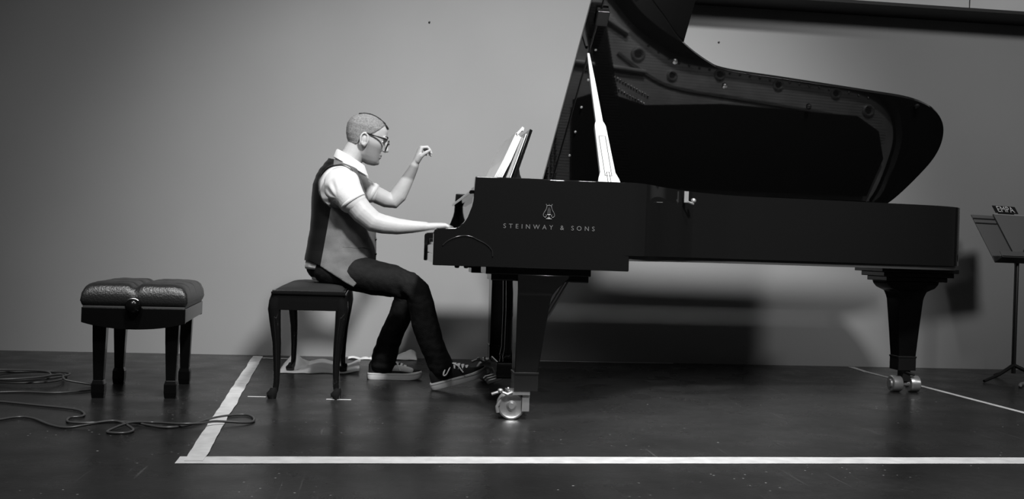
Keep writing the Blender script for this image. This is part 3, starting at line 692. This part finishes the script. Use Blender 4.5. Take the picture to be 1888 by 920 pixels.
# legs inside the trousers
RL = [((-.22, 5.10, .575), .086, .085), ((-.10, 5.088, .562), .090, .086), ((.0, 5.075, .540), .086, .080), ((.09, 5.07, .526), .079, .074), ((.165, 5.065, .507), .070, .067), ((.208, 5.06, .475), .064, .062), ((.226, 5.055, .42), .064, .062), ((.247, 5.05, .33), .066, .063), ((.285, 5.045, .22), .061, .059), ((.330, 5.04, .125), .059, .057), ((.342, 5.04, .098), .058, .056)]
LL = [((-.22, 5.30, .573), .086, .085), ((-.08, 5.315, .556), .088, .085), ((.08, 5.34, .525), .074, .072), ((.155, 5.352, .490), .064, .064), ((.162, 5.362, .43), .060, .061), ((.132, 5.382, .33), .061, .060), ((.090, 5.402, .225), .060, .060), ((.062, 5.42, .13), .066, .062), ((.055, 5.425, .085), .066, .062)]
for L_ in (RL, LL): body.limb([(p, a*.68, b*.68) for p, a, b in L_])
body.limb([((.35, 5.04, .11), .035, .035), ((.40, 5.035, .09), .03, .035), ((.5, 5.03, .08), .02, .03)]); body.limb([((.055, 5.425, .10), .035, .035), ((.10, 5.43, .06), .028, .033), ((.2, 5.43, .045), .018, .03)])
bme = remesh('person', body, .0036, 5)
at = bme.attributes.new('stubble', 'FLOAT', 'POINT')
def stub(p):
    d = p-HO; x, z = d.dot(hf_), d.dot(hu_)
    sm_ = lambda a, b, q: max(0, min(1, (q-a)/(b-a)))
    if z < -.12 or z > .05: return 0
    return sm_(-.02, .02, x)*sm_(.004, -.022, z-.12*(.06-x))*sm_(-.118, -.104, z)*(1-.5*sm_(.085, .1, x)*sm_(-.045, -.03, z))
at.data.foreach_set('value', [stub(v.co) for v in bme.vertices])
nt = SKIN.node_tree; ab = nt.nodes.new('ShaderNodeAttribute'); ab.attribute_name = 'stubble'
mx = nt.nodes.new('ShaderNodeMix'); mx.data_type = 'RGBA'; bs = nt.nodes['Principled BSDF']; src = bs.inputs['Base Color'].links[0].from_socket
nt.links.new(ab.outputs['Fac'], mx.inputs[0]); nt.links.new(src, mx.inputs[6]); mx.inputs[7].default_value = (.22, .22, .22, 1); nt.links.new(mx.outputs[2], bs.inputs['Base Color'])
person = obj('person', bme, SKIN, None, 180)
tag(person, 'seated person in vest and white short-sleeved shirt playing the piano, one hand raised', 'person')

# shirt with sleeves
sh = MB(); torso(sh, -.006, .56, 1.10)
sh.limb([((-.188, 5.065, 1.018), .055, .05), ((-.186, 5.032, 1.006), .076, .065), ((-.176, 5.0, .985), .089, .077), ((-.153, 4.980, .950), .081, .070), ((-.130, 4.968, .920), .070, .064), ((-.122, 4.965, .909), .069, .064)], 28)
sh.limb([((-.19, 5.31, 1.035), .062, .06), ((-.165, 5.365, 1.02), .078, .07), ((-.11, 5.41, 1.0), .068, .066), ((-.055, 5.435, .978), .057, .057), ((-.042, 5.438, .973), .056, .057)], 28)
def wr_shirt(p):
    d = Vector((p.x+.19, p.z-.915)); rr = d.length; a = math.atan2(d.y, d.x)
    k = math.exp(-((rr-.055)/.035)**2)*max(0, min(1, .5-d.x/.05))
    return .0032*k*math.sin(a*9+3*noise.noise(p*14)) + .002*noise.noise(p*22)
shirt = obj('shirt', remesh('shirt', sh, .006, 5, wr_shirt), SHIRT, person, 180)
tag(shirt, 'white short-sleeved shirt')
# sleeve hems
def ringband(c, t, r, h, thick=.003, n=40):
    c, t = Vector(c), Vector(t).normalized(); a = t.cross(Vector((0, 1, 0))).normalized(); b = t.cross(a)
    return MB().rings([[c+t*o_+(a*math.cos(2*math.pi*k/n)+b*math.sin(2*math.pi*k/n))*(r+q) for k in range(n)] for o_, q in ((-h, .001), (-h*.5, .0045), (h, .005), (h, .001))])
ringband((-.119, 4.965, .905), (.58, -.12, -.80), .0625, .008).build('cuff', SHIRT, shirt, smooth=180)
ringband((-.036, 5.44, .970), (.80, .1, -.45), .0535, .013).build('cuff', SHIRT, shirt, smooth=180)
# collar: standing band folded outwards, lower and open at the front
def collar():
    mb = MB(); n = 60; rs = []
    for k in range(n+1):
        t = R(-152) + R(304)*k/n; back = math.cos(t)                # 0 = back of the neck
        cx, cy = -.138-.066*back, YM+.066*math.sin(t)
        zt = 1.128+.040*back; drop = .036+.020*(1-back)*.5
        out = Vector((-back, math.sin(t), 0)).normalized() if True else 0
        p = Vector((cx, cy, zt))
        rs.append([p-out*.002-Vector((0, 0, .03)), p-out*.001, p+out*.004+Vector((0, 0, .003)), p+out*.009, p+out*(.022+.006*(1-back))-Vector((0, 0, drop)), p+out*(.018+.006*(1-back))-Vector((0, 0, drop))])
    mb.rings(rs); return mb
collar().build('collar', SHIRT, shirt, smooth=60)
# shirt tail below the vest at the back
tailm = MB(); tailm.rings([[torso_pt(z, R(120)+R(120)*k/24, o_+.004*noise.noise(Vector((k*.5, z*30, 0)))) for k in range(25)] for z, o_ in ((.66, .0), (.62, .003), (.60, .006), (.585, .007), (.572, .003), (.572, -.004), (.66, -.006))], False, False)
tailm.build('shirt_tail', SHIRT, shirt, smooth=180)

# vest
def vest():
    n, nz, z0, z1 = 220, 150, .485, 1.125; bm = bmesh.new(); V = []
    hem = [(-.36, .612), (-.335, .616), (-.264, .590), (-.102, .492), (-.03, .612), (0.02, .636)]
    for k in range(nz+1):
        z = z0+(z1-z0)*k/nz; row = []
        for i in range(n):
            off = .007 + (.020*max(0, (.66-z)/.18) if z < .66 else 0)
            p = torso_pt(z, 2*math.pi*i/n, 0); c = Vector(((lerp_tab(TORSO, z)[0]+lerp_tab(TORSO, z)[1])/2, YM, z)); d = (p-c); d.z = 0; sx = abs(d.normalized().y)
            p = p + d.normalized()*(.007+(off-.007)*sx)
            p += d.normalized()*.003*noise.noise(Vector((p.x*9, p.y*9, p.z*6)))*(1 if z < .9 else .4)
            row.append(bm.verts.new(p))
        V.append(row)
    def keep(p):
        hz = [a[1]+(b[1]-a[1])*(p.x-a[0])/(b[0]-a[0]) for a, b in zip(hem, hem[1:]) if a[0] <= p.x <= b[0]]
        if hz and p.z < hz[0]: return False
        ay = abs(p.y-YM)
        if ay > (.082 if p.z < 1.0 else .122) and ((p.x+.182)/.104)**2+((p.z-.985)/.116)**2 < 1: return False
        if ay > .128 and p.z > 1.0: return False
        if p.x > -.17 and p.z > .86 and ay < (p.z-.86)*.42: return False
        if p.z > 1.095+.03*(-.18-p.x)/.08: return False
        return True
    for k in range(nz):
        for i in range(n):
            q = [V[k][i], V[k][(i+1) % n], V[k+1][(i+1) % n], V[k+1][i]]; c = sum((v.co for v in q), Vector())/4
            if keep(c):
                f = bm.faces.new(q); f.smooth = True
    bmesh.ops.delete(bm, geom=[v for v in bm.verts if not v.link_faces], context='VERTS')
    for _ in range(14):
        upd = []
        for v in bm.verts:
            be = [e for e in v.link_edges if e.is_boundary]
            if len(be) == 2: upd.append((v, (be[0].other_vert(v).co+be[1].other_vert(v).co)/2))
        for v, c in upd: v.co = v.co.lerp(c, .6)
    me = bpy.data.meshes.new('vest'); bm.to_mesh(me); bm.free()
    o = bpy.data.objects.new('vest', me); COL.objects.link(o); me.materials.append(vest_mat())
    s = o.modifiers.new('s', 'SOLIDIFY'); s.thickness = .004; s.offset = 1; attach(o, person)
    return o
def vest_mat():
    # front of grey wool, back of black satin, split along the side seam
    m = VESTF.copy(); m.name = 'vest_cloth'; nt = m.node_tree; L = nt.links; b = nt.nodes['Principled BSDF']
    tc = nt.nodes.new('ShaderNodeTexCoord'); sx = nt.nodes.new('ShaderNodeSeparateXYZ'); L.new(tc.outputs['Object'], sx.inputs[0])
    def ma(op, *a):
        k = nt.nodes.new('ShaderNodeMath'); k.operation = op
        for i, q in enumerate(a):
            if isinstance(q, (int, float)): k.inputs[i].default_value = q
            else: L.new(q, k.inputs[i])
        return k.outputs[0]
    seam = ma('ADD', ma('MULTIPLY', ma('MINIMUM', sx.outputs[2], .9), .144), -.3487)
    fac = ma('LESS_THAN', sx.outputs[0], seam)
    mx = nt.nodes.new('ShaderNodeMix'); mx.data_type = 'RGBA'; L.new(fac, mx.inputs[0]); L.new(b.inputs['Base Color'].links[0].from_socket, mx.inputs[6]); mx.inputs[7].default_value = (.008, .008, .008, 1)
    L.new(mx.outputs[2], b.inputs['Base Color']); L.new(ma('SUBTRACT', .75, ma('MULTIPLY', fac, .38)), b.inputs['Roughness'])
    return m
ve = vest(); tag(ve, 'grey wool vest with black satin back')
for z, th in ((.728, -14), (.655, -14), (.80, -15)):
    p = torso_pt(z, R(th), .013); MB().ell(p, (.006, .007, .007)).build('button', PLASTIC, ve, smooth=180)
for a in (0,):
    MB().tube([torso_pt(.685+.002*math.sin(k), R(-88+k*4), .012) for k in range(13)], .0022, 5).build('pocket_welt', VESTF, ve, smooth=180)

# trousers
tr = MB(); tr.ell((-.212, YM, .578), (.130, .172, .078), None, 28, 16)
for L_ in (RL, LL): tr.limb(L_, 24)
def wr_tr(p):
    k = .0035*noise.noise(Vector((p.x*9, p.y*9, p.z*16))) + .0015*noise.noise(p*45)
    if p.z < .30: k += .006*noise.noise(Vector((p.x*6, p.y*6, p.z*38)))*(.30-p.z)/.2
    if .42 < p.z < .6 and p.x > .08: k += .004*math.sin((p.x*.8+p.z)*95+4*noise.noise(p*10))*math.exp(-((p.x-.14)/.06)**2)
    return k
trou = obj('trousers', remesh('trousers', tr, .006, 6, wr_tr), DENIM, person, 180); tag(trou, 'black slim trousers')

# shoes
def shoe(M):
    T = lambda mb: mb.xf(lambda p: M @ p)
    out = [(-.002, .0), (.002, .020), (.018, .032), (.05, .037), (.09, .037), (.14, .041), (.19, .046), (.225, .046), (.25, .040), (.27, .027), (.281, .012), (.284, 0)]
    oc = [p for p in crom([(x, y, 0) for x, y in out], 4)]
    ring = [(p.x, p.y) for p in oc] + [(p.x, -p.y) for p in reversed(oc[1:-1])]
    toe = lambda x: .010*max(0, (x-.20)/.08)**2
    lev = lambda z, k: [((x-.14)*k+.14, y*k, z+toe(x)) for x, y in ring]
    up = []
    for x, hw, h in ((.006, .020, .075), (.014, .027, .092), (.03, .032, .104), (.06, .034, .108), (.10, .036, .103), (.13, .038, .094), (.16, .041, .080), (.19, .043, .067), (.22, .0425, .056), (.245, .037, .049), (.265, .027, .045), (.277, .012, .042)):
        hw = hw*.86
        up.append([(x, hw*sup(math.cos(t), .7), .02+toe(x)+(h-.02)*max(0, sup(math.sin(t), .8))) for t in [math.pi*k/16 for k in range(17)]] + [(x, 0, .015)])
    o = T(MB().rings(up)).build('shoe', CANVAS, person, smooth=50); tag(o, 'black canvas sneaker with white sole')
    T(MB().rings([lev(0, .985), lev(.004, 1.0), lev(.03, 1.0), lev(.034, .985), lev(.034, .8)])).build('sole', RUBBER, o, smooth=40)
    T(MB().tube([(x, y*1.004, .026+toe(x)) for x, y in ring], .0009, 4)).build('sole_line', mat('grey_rubber', .2, .6), o)
    lc = MB()
    for k in range(5):
        x = .115+k*.018; h = .101-k*.0068-k*k*.0004
        lc.tube([(x, -.026, h-.018), (x+.004, -.012, h+.001), (x+.006, 0, h+.005), (x+.004, .012, h+.001), (x, .026, h-.018)], .0040, 6)
        lc.tube([(x, -.024, h-.014), (x+.013, 0, h+.004), (x+.018, .024, h-.02)], .0036, 6)
    for s in (-1, 1):
        lc.tube(crom([(.122, 0, .105), (.115, s*.018, .108), (.088, s*.040, .088), (.072, s*.047, .062), (.085, s*.048, .060), (.105, s*.040, .080), (.124, s*.01, .104)], 5), .0038, 6)
        lc.tube(crom([(.124, 0, .105), (.15, s*.03, .088), (.162, s*.045, .062), (.168, s*.048, .05)], 5), .0036, 6)
    T(lc).build('laces', LACE, o, smooth=60)
    return o
shoe(Matrix.Translation((.290, 5.03, .002)) @ Matrix.Rotation(R(-16), 4, 'Y'))
shoe(Matrix.Translation((-.025, 5.43, .001)) @ Matrix.Rotation(R(1.5), 4, 'Z'))

# hair: buzzed sides and darker strip on top
def shell(keep, off, zl, zh, nz=60, n=120):
    bm = bmesh.new(); V = [[bm.verts.new(Vector(head_pt(zl+(zh-zl)*k/nz, 2*math.pi*i/n, off))) for i in range(n)] for k in range(nz+1)]
    for k in range(nz):
        for i in range(n):
            q = [V[k][i], V[k][(i+1) % n], V[k+1][(i+1) % n], V[k+1][i]]; c = sum((v.co for v in q), Vector())/4
            if keep(c): bm.faces.new(q).smooth = True
    if zh > .139: 
        f = bm.faces.new(V[nz]); f.smooth = True
    bmesh.ops.delete(bm, geom=[v for v in bm.verts if not v.link_faces], context='VERTS')
    for _ in range(6):
        upd = []
        for v in bm.verts:
            be = [e for e in v.link_edges if e.is_boundary]
            if len(be) == 2: upd.append((v, (be[0].other_vert(v).co+be[1].other_vert(v).co)/2))
        for v, c in upd: v.co = v.co.lerp(c, .6)
    for v in bm.verts: v.co = hd(*v.co)
    me = bpy.data.meshes.new('hair'); bm.to_mesh(me); bm.free(); return me
XM = [(-.06, -.07), (-.035, -.045), (-.02, -.028), (0, -.024), (.030, -.018), (.036, .022), (.05, .040), (.07, .058), (.09, .072), (.11, .085), (.13, .3)]
def kb_(c):
    if c.z < -.045: return False
    xm = lerp_tab(XM, c.z)[0]; return c.x < xm or (c.z > .098 and c.x < .092-.0*c.z)
hair = obj('hair', shell(kb_, .0022, -.06, .14), BUZZ, person); hair.modifiers.new('s', 'SOLIDIFY').thickness = .003
hs = obj('hair_strip', shell(lambda c: abs(c.y) < .034 and c.z > .088 and c.x > -.062, .0085, .085, .14), HAIR, hair); hs.modifiers.new('s', 'SOLIDIFY').thickness = .006
tag(hs, 'darker strip of longer hair on top of the head')
# eyes and brows
for s in (-1, 1):
    e = MB().ell(hd(.0800, s*.028, .017), (.0100, .012, .0075), HM).build('eye', IVORY, person, smooth=180)
    MB().ell(hd(.0885, s*.029, .017), (.0032, .0052, .0052), HM).build('iris', HAIR, e, smooth=180)
    MB().tube(crom([hd(.104, s*.012, .040), hd(.104, s*.030, .045), hd(.092, s*.050, .042)], 4), .003, 6, flat=.8).build('eyebrow', HAIR, person, smooth=180)
# glasses
gl = MB()
for s in (-1, 1):
    fr = []
    for k in range(33):
        t = 2*math.pi*k/32; yy, z2 = .026*sup(math.cos(t), .7), .027*sup(math.sin(t), .7)
        fr.append(hd(.112-.10*max(0, abs(yy+.0)+.0-.004)*.5*(1 if yy > 0 else .3)+z2*.12, s*(.034+yy), .001+z2))
    gl.tube(fr, .0031, 6)
    gl.tube([hd(.105, s*.058, .026), hd(.098, s*.066, .029), hd(.05, s*.0765, .032), hd(.0, s*.079, .034), hd(-.018, s*.078, .022)], [.0034, .0038, .0033, .003, .0025], 6)
gl.tube([hd(.115, -.009, .012), hd(.120, 0, .016), hd(.115, .009, .012)], .0026, 6)
gl.build('glasses', PLASTIC, person, smooth=60)
